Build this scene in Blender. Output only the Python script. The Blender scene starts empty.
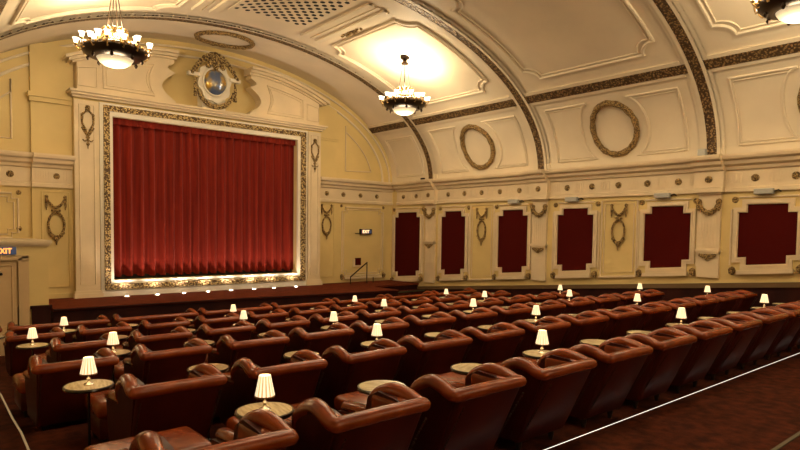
import bpy, bmesh, math, random
from mathutils import Vector, Matrix
random.seed(7)
SC = bpy.context.scene
COL = SC.collection
CZ = 2.5            # eye height above the lowest floor
pi = math.pi
R = math.radians

# ------------------------------------------------------------------ camera, world, lights, exposure
def setup_camera():
    f, yaw, pit, rol, cy = 590.96, R(40.483), R(-2.785), R(0.796), 260.4
    F = Vector((math.sin(yaw)*math.cos(pit), math.cos(yaw)*math.cos(pit), math.sin(pit)))
    Rt = Vector((math.cos(yaw), -math.sin(yaw), 0)); U = Rt.cross(F)
    R2 = math.cos(rol)*Rt + math.sin(rol)*U
    U2 = -math.sin(rol)*Rt + math.cos(rol)*U
    cam = bpy.data.cameras.new('camera'); o = bpy.data.objects.new('camera', cam); COL.objects.link(o)
    m = Matrix((R2, U2, -F)).transposed().to_4x4(); m.translation = Vector((0, 0, CZ))
    o.matrix_world = m
    cam.sensor_fit = 'HORIZONTAL'; cam.sensor_width = 36; cam.lens = f/800*36
    cam.shift_y = (cy-225)/800; cam.clip_start = .05
    SC.camera = o
setup_camera()
w = bpy.data.worlds.new('world'); SC.world = w; w.use_nodes = True
w.node_tree.nodes['Background'].inputs[0].default_value = (.9, .7, .5, 1)
w.node_tree.nodes['Background'].inputs[1].default_value = .02
SC.view_settings.view_transform = 'Standard'; SC.view_settings.look = 'None'
SC.view_settings.gamma = 1; SC.view_settings.use_curve_mapping = False
SC.view_settings.exposure = 0.75
WARM = (1, .80, .51)
def lamp(kind, name, loc, energy, color=WARM, size=.1, parent=None, rot=None, size_y=None, spot=None):
    d = bpy.data.lights.new(name, kind); d.energy = energy; d.color = color
    if kind == 'AREA':
        d.size = size
        if size_y: d.shape = 'RECTANGLE'; d.size_y = size_y
    else: d.shadow_soft_size = size
    if kind == 'SPOT': d.spot_size = spot; d.spot_blend = .8
    o = bpy.data.objects.new(name, d); COL.objects.link(o)
    o.parent = parent
    o.location = Vector(loc) + (Vector((0, 0, 0)) if parent else Vector((0, 0, CZ)))
    if rot: o.rotation_euler = rot
    return o
E_CH = 105       # each chandelier's bulbs
E_TAB = .4      # each table lamp
E_FOOT = 26      # stage footlights
# added fill light under the crown, no fitting there; brightens seat tops and floor
lamp('AREA', 'fill_light', (6.6, 6.8, 4.6), 130, size=1.8, size_y=8)

# ------------------------------------------------------------------ materials
def nt(name):
    m = bpy.data.materials.new(name); m.use_nodes = True
    n = m.node_tree; b = n.nodes['Principled BSDF']
    return m, n, b
def mat(name, c, rough=.6, metal=0, var=0, scale=8, bump=0, bscale=60, coat=0, spec=.5, c2=None, detail=4, stretch=None):
    m, n, b = nt(name)
    b.inputs['Roughness'].default_value = rough; b.inputs['Metallic'].default_value = metal
    b.inputs['Coat Weight'].default_value = coat; b.inputs['Coat Roughness'].default_value = .25
    b.inputs['Specular IOR Level'].default_value = spec
    b.inputs['Base Color'].default_value = (*c, 1)
    tc = n.nodes.new('ShaderNodeTexCoord'); src = tc.outputs['Object']
    if stretch:
        mp = n.nodes.new('ShaderNodeMapping'); mp.inputs['Scale'].default_value = stretch
        n.links.new(src, mp.inputs[0]); src = mp.outputs[0]
    if var or c2:
        no = n.nodes.new('ShaderNodeTexNoise'); no.inputs['Scale'].default_value = scale; no.inputs['Detail'].default_value = detail
        n.links.new(src, no.inputs['Vector'])
        cr = n.nodes.new('ShaderNodeValToRGB')
        if c2: a, z = c, c2
        else: a = tuple(x*(1-var) for x in c); z = tuple(min(1, x*(1+var)) for x in c)
        cr.color_ramp.elements[0].color = (*a, 1); cr.color_ramp.elements[1].color = (*z, 1)
        cr.color_ramp.elements[0].position = .35; cr.color_ramp.elements[1].position = .65
        n.links.new(no.outputs[0], cr.inputs[0]); n.links.new(cr.outputs[0], b.inputs['Base Color'])
    if bump:
        nb = n.nodes.new('ShaderNodeTexNoise'); nb.inputs['Scale'].default_value = bscale
        n.links.new(src, nb.inputs['Vector'])
        bp = n.nodes.new('ShaderNodeBump'); bp.inputs['Strength'].default_value = bump; bp.inputs['Distance'].default_value = .01
        n.links.new(nb.outputs[0], bp.inputs['Height']); n.links.new(bp.outputs[0], b.inputs['Normal'])
    return m
def gilt(name, dark, gold, scale=22, pos=.42):
    # carved and gilded plaster: dark ground with a bright leaf pattern
    m, n, b = nt(name)
    tc = n.nodes.new('ShaderNodeTexCoord')
    v = n.nodes.new('ShaderNodeTexVoronoi'); v.inputs['Scale'].default_value = scale; v.feature = 'F1'
    no = n.nodes.new('ShaderNodeTexNoise'); no.inputs['Scale'].default_value = scale*1.3
    mx = n.nodes.new('ShaderNodeMath'); mx.operation = 'ADD'
    ml = n.nodes.new('ShaderNodeMath'); ml.operation = 'MULTIPLY'; ml.inputs[1].default_value = .55
    cr = n.nodes.new('ShaderNodeValToRGB')
    cr.color_ramp.elements[0].color = (*gold, 1); cr.color_ramp.elements[1].color = (*dark, 1)
    cr.color_ramp.elements[0].position = pos; cr.color_ramp.elements[1].position = pos+.16
    n.links.new(tc.outputs['Object'], v.inputs['Vector']); n.links.new(tc.outputs['Object'], no.inputs['Vector'])
    n.links.new(no.outputs[0], ml.inputs[0]); n.links.new(v.outputs['Distance'], mx.inputs[0]); n.links.new(ml.outputs[0], mx.inputs[1])
    n.links.new(mx.outputs[0], cr.inputs[0]); n.links.new(cr.outputs[0], b.inputs['Base Color'])
    bp = n.nodes.new('ShaderNodeBump'); bp.inputs['Strength'].default_value = .8; bp.inputs['Distance'].default_value = .03; bp.invert = True
    n.links.new(v.outputs['Distance'], bp.inputs['Height']); n.links.new(bp.outputs[0], b.inputs['Normal'])
    b.inputs['Roughness'].default_value = .45; b.inputs['Metallic'].default_value = .25
    return m
def emit(name, c, s, base=None):
    m, n, b = nt(name)
    b.inputs['Base Color'].default_value = (*(base or c), 1)
    b.inputs['Emission Color'].default_value = (*c, 1); b.inputs['Emission Strength'].default_value = s
    b.inputs['Roughness'].default_value = .5
    return m
M = {}
M['cream'] = mat('cream_wall_paint', (.68, .53, .24), .55, var=.05, scale=1.2, spec=.3)
M['trimc'] = mat('pale_cream_moulding', (.71, .585, .40), .5, var=.05, scale=2, spec=.3)
M['vault'] = mat('cream_ceiling_plaster', (.75, .65, .49), .6, var=.06, scale=.8, spec=.2)
M['vtrim'] = mat('cream_ceiling_moulding', (.75, .65, .49), .55, spec=.3)
M['gilt'] = gilt('gilded_carving', (.075, .04, .016), (.32, .20, .08), 22, .60)
M['giltp'] = gilt('gilded_proscenium_carving', (.10, .055, .020), (.58, .42, .18), 24, .68)
M['gold'] = mat('dull_bronze_gilding', (.33, .19, .06), .45, .3, c2=(.13, .07, .022), scale=30, bump=.6, bscale=40)
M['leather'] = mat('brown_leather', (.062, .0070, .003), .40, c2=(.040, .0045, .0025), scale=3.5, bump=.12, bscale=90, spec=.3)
M['leather_lit'] = mat('brown_leather_lit', (.26, .048, .007), .27, c2=(.17, .028, .005), scale=6, bump=.08, bscale=60, spec=.45)  # lighter copy of the brown leather; light on upturned tops mixed into its colour
M['foot'] = mat('dark_wood_foot', (.02, .01, .006), .4)
M['carpet'] = mat('red_brown_carpet', (.085, .018, .007), .95, c2=(.034, .008, .004), scale=9, bump=.5, bscale=160, detail=9, spec=.1)
M['stagecarpet'] = mat('russet_stage_carpet', (.15, .032, .011), .95, c2=(.11, .020, .008), scale=5, bump=.3, bscale=150, spec=.1)
M['darkwood'] = mat('dark_stained_dado_wood', (.034, .006, .004), .7, c2=(.020, .0035, .003), scale=3, stretch=(1, 1, .2), spec=.15)
M['rail'] = mat('olive_brown_dado_rail', (.13, .075, .03), .5)
M['red'] = mat('maroon_fabric', (.065, .0035, .002), .95, var=.12, scale=140, bump=.3, bscale=220, spec=.1)
M['velvet'] = mat('red_velvet', (.22, .014, .005), .8, c2=(.13, .008, .003), scale=3, stretch=(6, 1, .15), spec=.2)
M['velvet'].node_tree.nodes['Principled BSDF'].inputs['Sheen Weight'].default_value = .25
M['velvet'].node_tree.nodes['Principled BSDF'].inputs['Sheen Tint'].default_value = (1, .25, .18, 1)
M['white'] = mat('white_painted_moulding', (.78, .72, .60), .5)
M['black'] = mat('black_void', (.008, .006, .005), .9)
M['bronze'] = mat('dark_bronze', (.035, .02, .01), .35, .7)
M['brass'] = mat('aged_brass', (.42, .26, .09), .35, .7, var=.3, scale=20)
M['chrome'] = mat('silvered_metal', (.6, .55, .48), .2, .9)
M['cup'] = emit('lit_frosted_glass', (1, .86, .60), 2.2)
M['bowl'] = emit('lit_alabaster', (1, .78, .46), .33, (.8, .7, .5))
M['gold'] = gilt('dull_bronze_gilding_carved', (.12, .07, .024), (.46, .30, .11), 34, .70)
def shade_mat():
    m, n, b = nt('lit_pleated_shade')
    b.inputs['Base Color'].default_value = (.85, .72, .5, 1)
    tc = n.nodes.new('ShaderNodeTexCoord'); sp = n.nodes.new('ShaderNodeSeparateXYZ')
    n.links.new(tc.outputs['Object'], sp.inputs[0])
    at = n.nodes.new('ShaderNodeMath'); at.operation = 'ARCTAN2'
    n.links.new(sp.outputs[1], at.inputs[0]); n.links.new(sp.outputs[0], at.inputs[1])
    mu = n.nodes.new('ShaderNodeMath'); mu.operation = 'MULTIPLY'; mu.inputs[1].default_value = 14
    si = n.nodes.new('ShaderNodeMath'); si.operation = 'SINE'
    n.links.new(at.outputs[0], mu.inputs[0]); n.links.new(mu.outputs[0], si.inputs[0])
    cr = n.nodes.new('ShaderNodeValToRGB')      # pleat cloth is thicker in its folds
    cr.color_ramp.elements[0].color = (.42, .20, .05, 1); cr.color_ramp.elements[1].color = (1, .84, .55, 1)
    cr.color_ramp.elements[0].position = .0; cr.color_ramp.elements[1].position = .6
    ma = n.nodes.new('ShaderNodeMath'); ma.operation = 'MULTIPLY_ADD'; ma.inputs[1].default_value = .5; ma.inputs[2].default_value = .5
    n.links.new(si.outputs[0], ma.inputs[0]); n.links.new(ma.outputs[0], cr.inputs[0])
    n.links.new(cr.outputs[0], b.inputs['Emission Color']); b.inputs['Emission Strength'].default_value = .62
    return m
M['shade'] = shade_mat()
M['trimshade'] = mat('dark_gold_braid', (.25, .13, .03), .6)
M['tabletop'] = mat('pale_veneer_tabletop', (.72, .60, .38), .18, c2=(.46, .37, .21), scale=9, stretch=(1, 6, 1), spec=.6, coat=.4)
M['darkrim'] = mat('black_lacquer', (.012, .008, .006), .25, coat=.5)
M['led'] = emit('white_light_strip', (1, .93, .82), .7)
M['leddim'] = emit('dim_brass_edge_strip', (1, .7, .35), .12, (.35, .25, .12))
M['edge'] = mat('olive_metal_nosing', (.06, .055, .025), .5, .1)
M['spotl'] = emit('lit_footlight_lens', (1, .85, .7), 14)
M['grey'] = mat('grey_plastic', (.42, .42, .40), .5)
M['door'] = mat('beige_painted_door', (.56, .40, .22), .5, var=.04, scale=1, spec=.35)
M['signb'] = emit('blue_sign_face', (.08, .12, .25), .15, (.05, .08, .16))
M['signt'] = emit('orange_lit_letters', (1, .42, .10), .7)
M['signw'] = emit('pale_lit_letters', (1, .75, .45), .6)
M['globe'] = None
def globe_mat():
    m, n, b = nt('painted_globe_shield')
    tc = n.nodes.new('ShaderNodeTexCoord'); no = n.nodes.new('ShaderNodeTexNoise'); no.inputs['Scale'].default_value = 3.4; no.inputs['Detail'].default_value = 2
    n.links.new(tc.outputs['Object'], no.inputs['Vector'])
    cr = n.nodes.new('ShaderNodeValToRGB'); e = cr.color_ramp.elements
    e[0].color = (.13, .18, .34, 1); e[0].position = .42; e[1].color = (.60, .37, .07, 1); e[1].position = .60
    x = e.new(.5); x.color = (.28, .26, .22, 1)
    n.links.new(no.outputs[0], cr.inputs[0]); n.links.new(cr.outputs[0], b.inputs['Base Color'])
    b.inputs['Roughness'].default_value = .22; b.inputs['Metallic'].default_value = .4
    return m
M['globe'] = globe_mat()

# ------------------------------------------------------------------ mesh helpers
class MB:
    def __init__(s): s.v = []; s.f = []
    def add(s, vs, fs):
        k = len(s.v); s.v += [Vector(p) for p in vs]; s.f += [[k+i for i in q] for q in fs]
    def box(s, x0, x1, y0, y1, z0, z1):
        s.add([(x0, y0, z0), (x1, y0, z0), (x1, y1, z0), (x0, y1, z0), (x0, y0, z1), (x1, y0, z1), (x1, y1, z1), (x0, y1, z1)],
              [(0, 3, 2, 1), (4, 5, 6, 7), (0, 1, 5, 4), (1, 2, 6, 5), (2, 3, 7, 6), (3, 0, 4, 7)])
    def rhex(s, c8, bev, seg=3):
        # six-sided solid from 8 corners (bottom ring then top ring), edges rounded
        bm = bmesh.new(); vs = [bm.verts.new(c) for c in c8]
        for q in [(0, 3, 2, 1), (4, 5, 6, 7), (0, 1, 5, 4), (1, 2, 6, 5), (2, 3, 7, 6), (3, 0, 4, 7)]: bm.faces.new([vs[i] for i in q])
        bmesh.ops.bevel(bm, geom=list(bm.edges), offset=bev, segments=seg, profile=.5, affect='EDGES')
        bm.verts.index_update()
        s.add([v.co.copy() for v in bm.verts], [[v.index for v in f.verts] for f in bm.faces]); bm.free()
    def rbox(s, x0, x1, y0, y1, z0, z1, bev, seg=3):
        s.rhex([(x0, y0, z0), (x1, y0, z0), (x1, y1, z0), (x0, y1, z0), (x0, y0, z1), (x1, y0, z1), (x1, y1, z1), (x0, y1, z1)], bev, seg)
    def prism(s, pts, d, closed=True):
        # polygon (3D points) extruded by vector d
        n = len(pts); d = Vector(d); P = [Vector(p) for p in pts]
        s.add(P+[p+d for p in P], [list(range(n))[::-1], list(range(n, 2*n))]+[(i, (i+1) % n, n+(i+1) % n, n+i) for i in range(n)])
    def ring(s, outer, inner, d):
        n = len(outer); d = Vector(d); O = [Vector(p) for p in outer]; I = [Vector(p) for p in inner]
        vs = O+I+[p+d for p in O]+[p+d for p in I]; fs = []
        for i in range(n):
            j = (i+1) % n
            fs += [(i, j, n+j, n+i), (2*n+i, 3*n+i, 3*n+j, 2*n+j), (i, 2*n+i, 2*n+j, j), (n+i, n+j, 3*n+j, 3*n+i)]
        s.add(vs, fs)
    def lathe(s, prof, seg=16, c=(0, 0, 0), sx=1, sy=1, ax=None):
        c = Vector(c); n = len(prof); vs = []; fs = []
        for r, z in prof:
            for k in range(seg):
                a = 2*pi*k/seg; p = Vector((r*math.cos(a)*sx, r*math.sin(a)*sy, z))
                if ax: p = ax @ p
                vs.append(c+p)
        for i in range(n-1):
            for k in range(seg):
                l = (k+1) % seg; fs.append((i*seg+k, i*seg+l, (i+1)*seg+l, (i+1)*seg+k))
        fs.append(tuple(range(seg))[::-1]); fs.append(tuple((n-1)*seg+k for k in range(seg)))
        s.add(vs, fs)
    def tube(s, path, rad, seg=8, closed=False, flat=1.0, up=None, dome=False):
        P = [Vector(p) for p in path]; n = len(P)
        if not hasattr(rad, '__len__'): rad = [rad]*n
        if dome:
            d0 = (P[0]-P[1]).normalized(); d1 = (P[-1]-P[-2]).normalized(); r0, r1 = rad[0], rad[-1]
            P = [P[0]+d0*r0*.9, P[0]+d0*r0*.6]+P+[P[-1]+d1*r1*.6, P[-1]+d1*r1*.9]
            rad = [r0*.3, r0*.78]+list(rad)+[r1*.78, r1*.3]; n = len(P)
        vs = []; fs = []; prev = None
        for i in range(n):
            a = P[(i-1) % n] if (closed or i > 0) else P[i]; b = P[(i+1) % n] if (closed or i < n-1) else P[i]
            t = (b-a).normalized()
            u = Vector(up) if up else (prev or Vector((0, 0, 1)))
            if abs(t.dot(u)) > .97: u = Vector((1, 0, 0)) if abs(t.x) < .9 else Vector((0, 1, 0))
            x = t.cross(u).normalized(); y = x.cross(t).normalized(); prev = y
            for k in range(seg):
                an = 2*pi*k/seg; vs.append(P[i]+x*math.cos(an)*rad[i]+y*math.sin(an)*rad[i]*flat)
        for i in range(n if closed else n-1):
            j = (i+1) % n
            for k in range(seg):
                l = (k+1) % seg; fs.append((i*seg+k, i*seg+l, j*seg+l, j*seg+k))
        if not closed: fs += [tuple(range(seg))[::-1], tuple((n-1)*seg+k for k in range(seg))]
        s.add(vs, fs)
    def ball(s, c, r, seg=10, sx=1, sy=1, sz=1):
        n = seg//2
        s.lathe([(max(r*math.sin(pi*i/n), r*.02), -r*math.cos(pi*i/n)*sz) for i in range(n+1)], seg, c, sx, sy)
    def build(s, name, m, parent=None, local=False, smooth=False):
        off = Vector((0, 0, CZ))
        if local: off = Vector((0, 0, 0))
        elif parent is not None:
            p = parent; base = Vector((0, 0, 0))
            while p is not None: base += p.location; p = p.parent
            off = Vector((0, 0, CZ))-base
        me = bpy.data.meshes.new(name); me.from_pydata([tuple(v+off) for v in s.v], [], s.f)
        bm = bmesh.new(); bm.from_mesh(me); bmesh.ops.recalc_face_normals(bm, faces=bm.faces); bm.to_mesh(me); bm.free()
        me.materials.append(m)
        if smooth:
            for p in me.polygons: p.use_smooth = True
            me.set_sharp_from_angle(angle=R(38))
        o = bpy.data.objects.new(name, me); COL.objects.link(o)
        if parent is not None: o.parent = parent
        return o
def spline(P, k=5):
    P = [Vector(p) for p in P]; out = []
    for i in range(len(P)-1):
        a, b, c, d = P[max(0, i-1)], P[i], P[i+1], P[min(len(P)-1, i+2)]
        for j in range(k):
            t = j/k; out.append(.5*((2*b)+(c-a)*t+(2*a-5*b+4*c-d)*t*t+(3*b-a-3*c+d)*t**3))
    return out+[P[-1]]
def empty(name, loc, local=False):
    o = bpy.data.objects.new(name, None); COL.objects.link(o); o.empty_display_size = .1
    o.location = Vector(loc)+(Vector((0, 0, 0)) if local else Vector((0, 0, CZ)))
    return o
def tag(o, label=None, cat=None, group=None, kind=None):
    if label: o['label'] = label
    if cat: o['category'] = cat
    if group: o['group'] = group
    if kind: o['kind'] = kind
    return o
def struct(o): o['kind'] = 'structure'; return o
def kids(o): return [c for c in bpy.data.objects if c.parent == o]
def copy_tree(o, cache, parent=None):
    c = o.copy(); COL.objects.link(c); c.parent = parent
    for ch in cache.get(o.name, []): copy_tree(ch, cache, c)
    return c
def cache_tree(o, d=None):
    if d is None: d = {}
    d[o.name] = kids(o)
    for c in d[o.name]: cache_tree(c, d)
    return d
ORD = ['first', 'second', 'third', 'fourth', 'fifth', 'sixth', 'seventh', 'eighth', 'ninth', 'tenth', 'eleventh', 'twelfth', 'thirteenth', 'fourteenth']

# ------------------------------------------------------------------ hall dimensions (metres, z measured from the eye)
XR, XL, YE, YB = 13.0, -1.0, 15.7, -8.0
VC, VA, VZ, VH = 6.65, 6.35, 1.66, 3.24       # barrel vault: centre, half-width, spring, rise
RIBS = [13.72, 9.51, 5.23, .95]
STG = -1.66
def V(Y, t, off=0): return Vector((VC+(VA-off)*math.cos(t), Y, VZ+(VH-off)*math.sin(t)))
def tz(z): return math.asin((z-VZ)/VH)
def tx(x): return math.acos((x-VC)/VA)
def base(Y): return -.536-.087*Y

# ------------------------------------------------------------------ shell
TIERS = [(YB, 2.58, -1.61), (2.58, 4.2, -1.68), (4.2, 5.9, -1.79), (5.9, 7.7, -1.896), (7.7, 9.5, -2.045), (9.5, 10.98, -2.19), (10.98, 12.1, -2.30), (12.1, YE+.2, -2.5)]
b = MB()
prof = []
for y0, y1, z in TIERS: prof += [(y0, z), (y1, z)]
prof += [(YE+.2, -2.7), (YB, -2.7)]
b.prism([(XL, y, z) for y, z in prof], (XR-XL+.1, 0, 0))
struct(b.build('floor', M['carpet']))
b = MB()
# wall_right: cream upper wall, follows the rake at its foot
def wall_strip(b, x0, x1, ylo, yhi, ztop, zbot):
    b.prism([(x0, ylo, zbot(ylo)), (x0, yhi, zbot(yhi)), (x0, yhi, ztop), (x0, ylo, ztop)], (x1-x0, 0, 0))
wall_strip(b, XR, XR+.2, YB, YE+.2, 1.72, lambda y: -2.7)
struct(b.build('wall_right', M['cream']))
b = MB(); b.box(XL-.2, XL, YB, YE+.2, -2.7, 1.8); struct(b.build('wall_left', M['cream']))
b = MB(); b.box(XL-.2, XR+.2, YE, YE+.2, -2.7, 5.2); struct(b.build('wall_end', M['cream']))
b = MB(); b.box(XL-.2, XR+.2, YB-.2, YB, -2.7, 5.2); struct(b.build('wall_back', M['cream']))
b = MB(); n = 64; ys = [YB, YE+.1]
vs = []; fs = []
for off in (0, -.12):
    for i in range(n+1):
        t = pi*i/n
        for y in ys: vs.append(V(y, t, off))
k = 2*(n+1)
for i in range(n):
    fs.append((2*i, 2*i+1, 2*i+3, 2*i+2)); fs.append((k+2*i, k+2*i+2, k+2*i+3, k+2*i+1))
b.add(vs, fs)
b.box(XL, VC-VA+.02, YB, YE, 1.70, 1.85)
struct(b.build('ceiling', M['vault'], smooth=True))
# dado along the right wall, and its rail
b = MB()
b.prism([(XR-.05, YB, base(YB)-.03), (XR-.05, YE, base(YE)-.03), (XR-.05, YE, -2.5), (XR-.05, YB, -1.62)], (.05, 0, 0))
struct(b.build('baseboard_right', M['darkwood']))
b = MB()
b.prism([(XR-.09, YB, base(YB)), (XR-.09, YE, base(YE)), (XR-.09, YE, base(YE)-.10), (XR-.09, YB, base(YB)-.10)], (.09, 0, 0))
struct(b.build('trim_1', M['rail']))

# ------------------------------------------------------------------ vault ribs, purlins, mouldings
def vpatch(b, y0, y1, t0, t1, o0, o1, n=24):
    for i in range(n):
        a, c = t0+(t1-t0)*i/n, t0+(t1-t0)*(i+1)/n
        q = [V(y0, a, o0), V(y1, a, o0), V(y1, c, o0), V(y0, c, o0), V(y0, a, o1), V(y1, a, o1), V(y1, c, o1), V(y0, c, o1)]
        b.add(q, [(0, 3, 2, 1), (4, 5, 6, 7), (0, 1, 5, 4), (2, 3, 7, 6)]+([(3, 0, 4, 7)] if i == 0 else [])+([(1, 2, 6, 5)] if i == n-1 else []))
tn = 2
for y in RIBS:
    b = MB(); vpatch(b, y-.10, y+.10, 0.0, pi, .0, .055, 96); o = struct(b.build('trim_%d' % tn, M['gilt'])); tn += 1
    b = MB()
    for s in (-1, 1):
        a, c = sorted((y+s*.10, y+s*.17)); vpatch(b, a, c, 0.0, pi, 0, .06, 64)
        a, c = sorted((y+s*.17, y+s*.25)); vpatch(b, a, c, 0.0, pi, 0, .03, 64)
    b.build('rib_moulding', M['vtrim'], o)
TP = tx(12.08)
for t in (TP, pi-TP):
    o = None
    b = MB()
    e = [YE]+[r for r in RIBS]+[YB]
    for i in range(len(e)-1):
        y1 = e[i]-(.11 if i else 0); y0 = e[i+1]+(.11 if i < len(e)-2 else 0)
        vpatch(b, y0, y1, t-.026, t+.026, 0, .055, 2)
    o = struct(b.build('trim_%d' % tn, M['gilt'])); tn += 1
    b = MB()
    for i in range(len(e)-1):
        y1 = e[i]-(.26 if i else 0); y0 = e[i+1]+(.26 if i < len(e)-2 else 0)
        for s in (-1, 1):
            a, c = sorted((t+s*.026, t+s*.045)); vpatch(b, y0, y1, a, c, 0, .045, 1)
    b.build('purlin_moulding', M['vtrim'], o)
def vpath(pts, off=.015, step=.08):
    # pts: list of (Y, t) joined by lines, resampled on the vault
    out = []
    for (a, ta), (c, tc_) in zip(pts, pts[1:]):
        L = math.hypot(c-a, (tc_-ta)*5); k = max(1, int(L/step))
        for i in range(k): out.append(V(a+(c-a)*i/k, ta+(tc_-ta)*i/k, off))
    out.append(V(pts[-1][0], pts[-1][1], off))
    return out
def arcs(cy, ct, r, a0, a1, n=12, rt=None):
    rt = rt or r/5.0
    return [(cy+r*math.cos(a0+(a1-a0)*i/n), ct+rt*math.sin(a0+(a1-a0)*i/n)) for i in range(n+1)]
bays = [(RIBS[1], RIBS[0]), (RIBS[2], RIBS[1]), (RIBS[3], RIBS[2])]
ringno = 0
for bi, (ya, yb) in enumerate(bays):
    yc = (ya+yb)/2
    for side in (0, 1):
        mt = (lambda t: t) if side == 0 else (lambda t: pi-t)
        # lower coved panels with a wreath between them
        b = MB(); tc0 = tz(2.46); tA, tB = tz(1.84), tz(3.06)
        dd = .82; hh = (tB-tA)/2; rt = .27
        a1 = math.asin(min(1, hh/rt))
        for s in (-1, 1):
            fr = [(yc+s*1.64, tA), (yc+s*1.64, tB), (yc+s*.50, tB)]
            arc_ = [(yc+s*(.50 + .32*math.cos(a)), tc0+hh*math.sin(a)) for a in [pi/2-pi*i/14 for i in range(15)]]
            pth = [(yy, mt(tt)) for yy, tt in fr+arc_+[(yc+s*1.64, tA)]]
            b.tube(vpath(pth)[:-1], .024, 6, closed=True)
            pth = [(yc+s*1.20+(yy-yc-s*1.20)*.91, mt(tc0+(tt-tc0)*.91)) for yy, tt in fr+arc_+[(yc+s*1.64, tA)]]
            b.tube(vpath(pth)[:-1], .012, 6, closed=True)
        o = struct(b.build('trim_%d' % tn, M['vtrim'], smooth=True)); tn += 1
        b = MB()
        wp = [V(yy, mt(tt), .03) for yy, tt in arcs(yc-.02, tc0, .54, 0, 2*pi, 32, .178)[:-1]]
        b.tube(wp, [.070+.010*math.sin(i*2.6) for i in range(len(wp))], 8, closed=True)
        o = b.build('plaster_wreath', M['gold'], smooth=True)
        if side == 0:
            nm = ['nearest the stage', 'in the middle bay', 'nearest the right edge of the photo'][bi]
            tag(o, 'bronze wreath on the right ceiling cove, '+nm, 'wreath', 'round wreaths along the vault coves')
        else:
            nm = ['nearest the stage', 'in the middle bay', 'nearest the rear'][bi]
            tag(o, 'bronze wreath on the left ceiling cove, '+nm, 'wreath', 'round wreaths along the vault coves')
        # upper panel with scooped corners
        b = MB(); T0, T1 = tz(3.66), tx(8.62); Y0, Y1 = ya+.55, yb-.55; c = .32; ct = .062
        for q, rad in ((0, .035), (.09, .016)):
            y0, y1, t0, t1 = Y0+q, Y1-q, T0+q/5, T1-q/5
            pth = [(y0, t0+ct), (y0, t1-ct)]+[(y0+c*math.sin(a), t1-ct*math.cos(a)) for a in [pi/2*i/6 for i in range(7)]]
            pth += [(y1-c, t1)]+[(y1-c*math.cos(a), t1-ct*math.sin(a)) for a in [pi/2*i/6 for i in range(7)]]
            pth += [(y1, t0+ct)]+[(y1-c*math.sin(a), t0+ct*math.cos(a)) for a in [pi/2*i/6 for i in range(7)]]
            pth += [(y0+c, t0)]+[(y0+c*math.cos(a), t0+ct*math.sin(a)) for a in [pi/2*i/6 for i in range(7)]]
            pp = [(yy, mt(tt)) for yy, tt in pth]
            b.tube(vpath(pp)[:-1], rad, 6, closed=True)
        struct(b.build('trim_%d' % tn, M['vtrim'], smooth=True)); tn += 1
    # beams either side of the crown
    b = MB()
    for s in (0, 1):
        for xa, xb, h in ((7.74, 7.92, .05), (8.00, 8.08, .025), (8.16, 8.32, .05)):
            t0, t1 = tx(xb), tx(xa)
            if s: t0, t1 = pi-t1, pi-t0
            vpatch(b, ya+.7, yb-.7 if bi else 12.95, t0, t1, 0, h, 2)
    struct(b.build('trim_%d' % tn, M['vtrim'])); tn += 1
for mt in ((lambda t: t), (lambda t: pi-t)):     # narrow end bay
    b = MB()
    for q, rr in ((0, .022), (.08, .012)):
        pp = [(14.05+q, tz(1.84)+q/5), (15.40-q, tz(1.84)+q/5), (15.40-q, tz(3.02)-q/5), (14.05+q, tz(3.02)-q/5), (14.05+q, tz(1.84)+q/5)]
        b.tube(vpath([(a, mt(t)) for a, t in pp])[:-1], rr, 6, closed=True)
    struct(b.build('trim_%d' % tn, M['vtrim'], smooth=True)); tn += 1
# wreath lying on the ceiling in front of the proscenium
b = MB()
wp = [V(14.72+.50*math.sin(a), tx(6.55)+.115*math.cos(a), .03) for a in [2*pi*i/36 for i in range(36)]]
b.tube(wp, [.06+.008*math.sin(i*2.6) for i in range(36)], 8, closed=True)
tag(b.build('plaster_wreath', M['gold'], smooth=True), 'round bronze-coloured wreath on the ceiling right above the stage crest', 'wreath', 'round wreaths along the vault coves')
# gilded scroll on the ceiling beam
b = MB()
for i in range(9):
    u = i/8
    b.ball(V(12.15-.75*u, tx(8.42)+.006*math.sin(i*2), .03), .035+.03*math.sin(pi*u), 8)
tag(b.build('ceiling_scroll', M['gold'], smooth=True), 'gilded scroll ornament on the ceiling beam beside the perforated grille', 'ornament')
# perforated ventilation grille at the crown
e0 = empty('ceiling_grille', V(11.0, pi/2, .0)); tag(e0, 'perforated cream ventilation grille at the crown of the ceiling', 'grille')
b = MB(); vpatch(b, 9.75, 12.6, tx(7.62), tx(5.68), 0, .02, 8); b.build('grille_plate', M['vault'], e0)
b = MB()
r_ = 0; y = 12.42
while y > 9.85:
    x = 5.80+(r_ % 2)*.125
    while x < 7.55:
        c = V(y, tx(x), .023)
        nrm = (V(y, tx(x), .1)-V(y, tx(x), 0)).normalized(); tt = Vector((0, 1, 0)); uu = nrm.cross(tt)
        b.add([c+(tt*math.cos(a)+uu*math.sin(a))*.060 for a in [2*pi*i/8 for i in range(8)]], [tuple(range(8))])
        x += .25
    y -= .125; r_ += 1
b.build('vent_holes', M['black'], e0)
# coving band where the vault meets the end wall
b = MB()
for aa, hh, rr in ((6.2, 3.09, .03), (5.90, 2.88, .035)):
    b.tube([(VC+aa*math.cos(pi*i/60), YE-.03, VZ+hh*math.sin(pi*i/60)) for i in range(61)], rr, 8)
struct(b.build('trim_%d' % tn, M['vtrim'], smooth=True)); tn += 1

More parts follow.
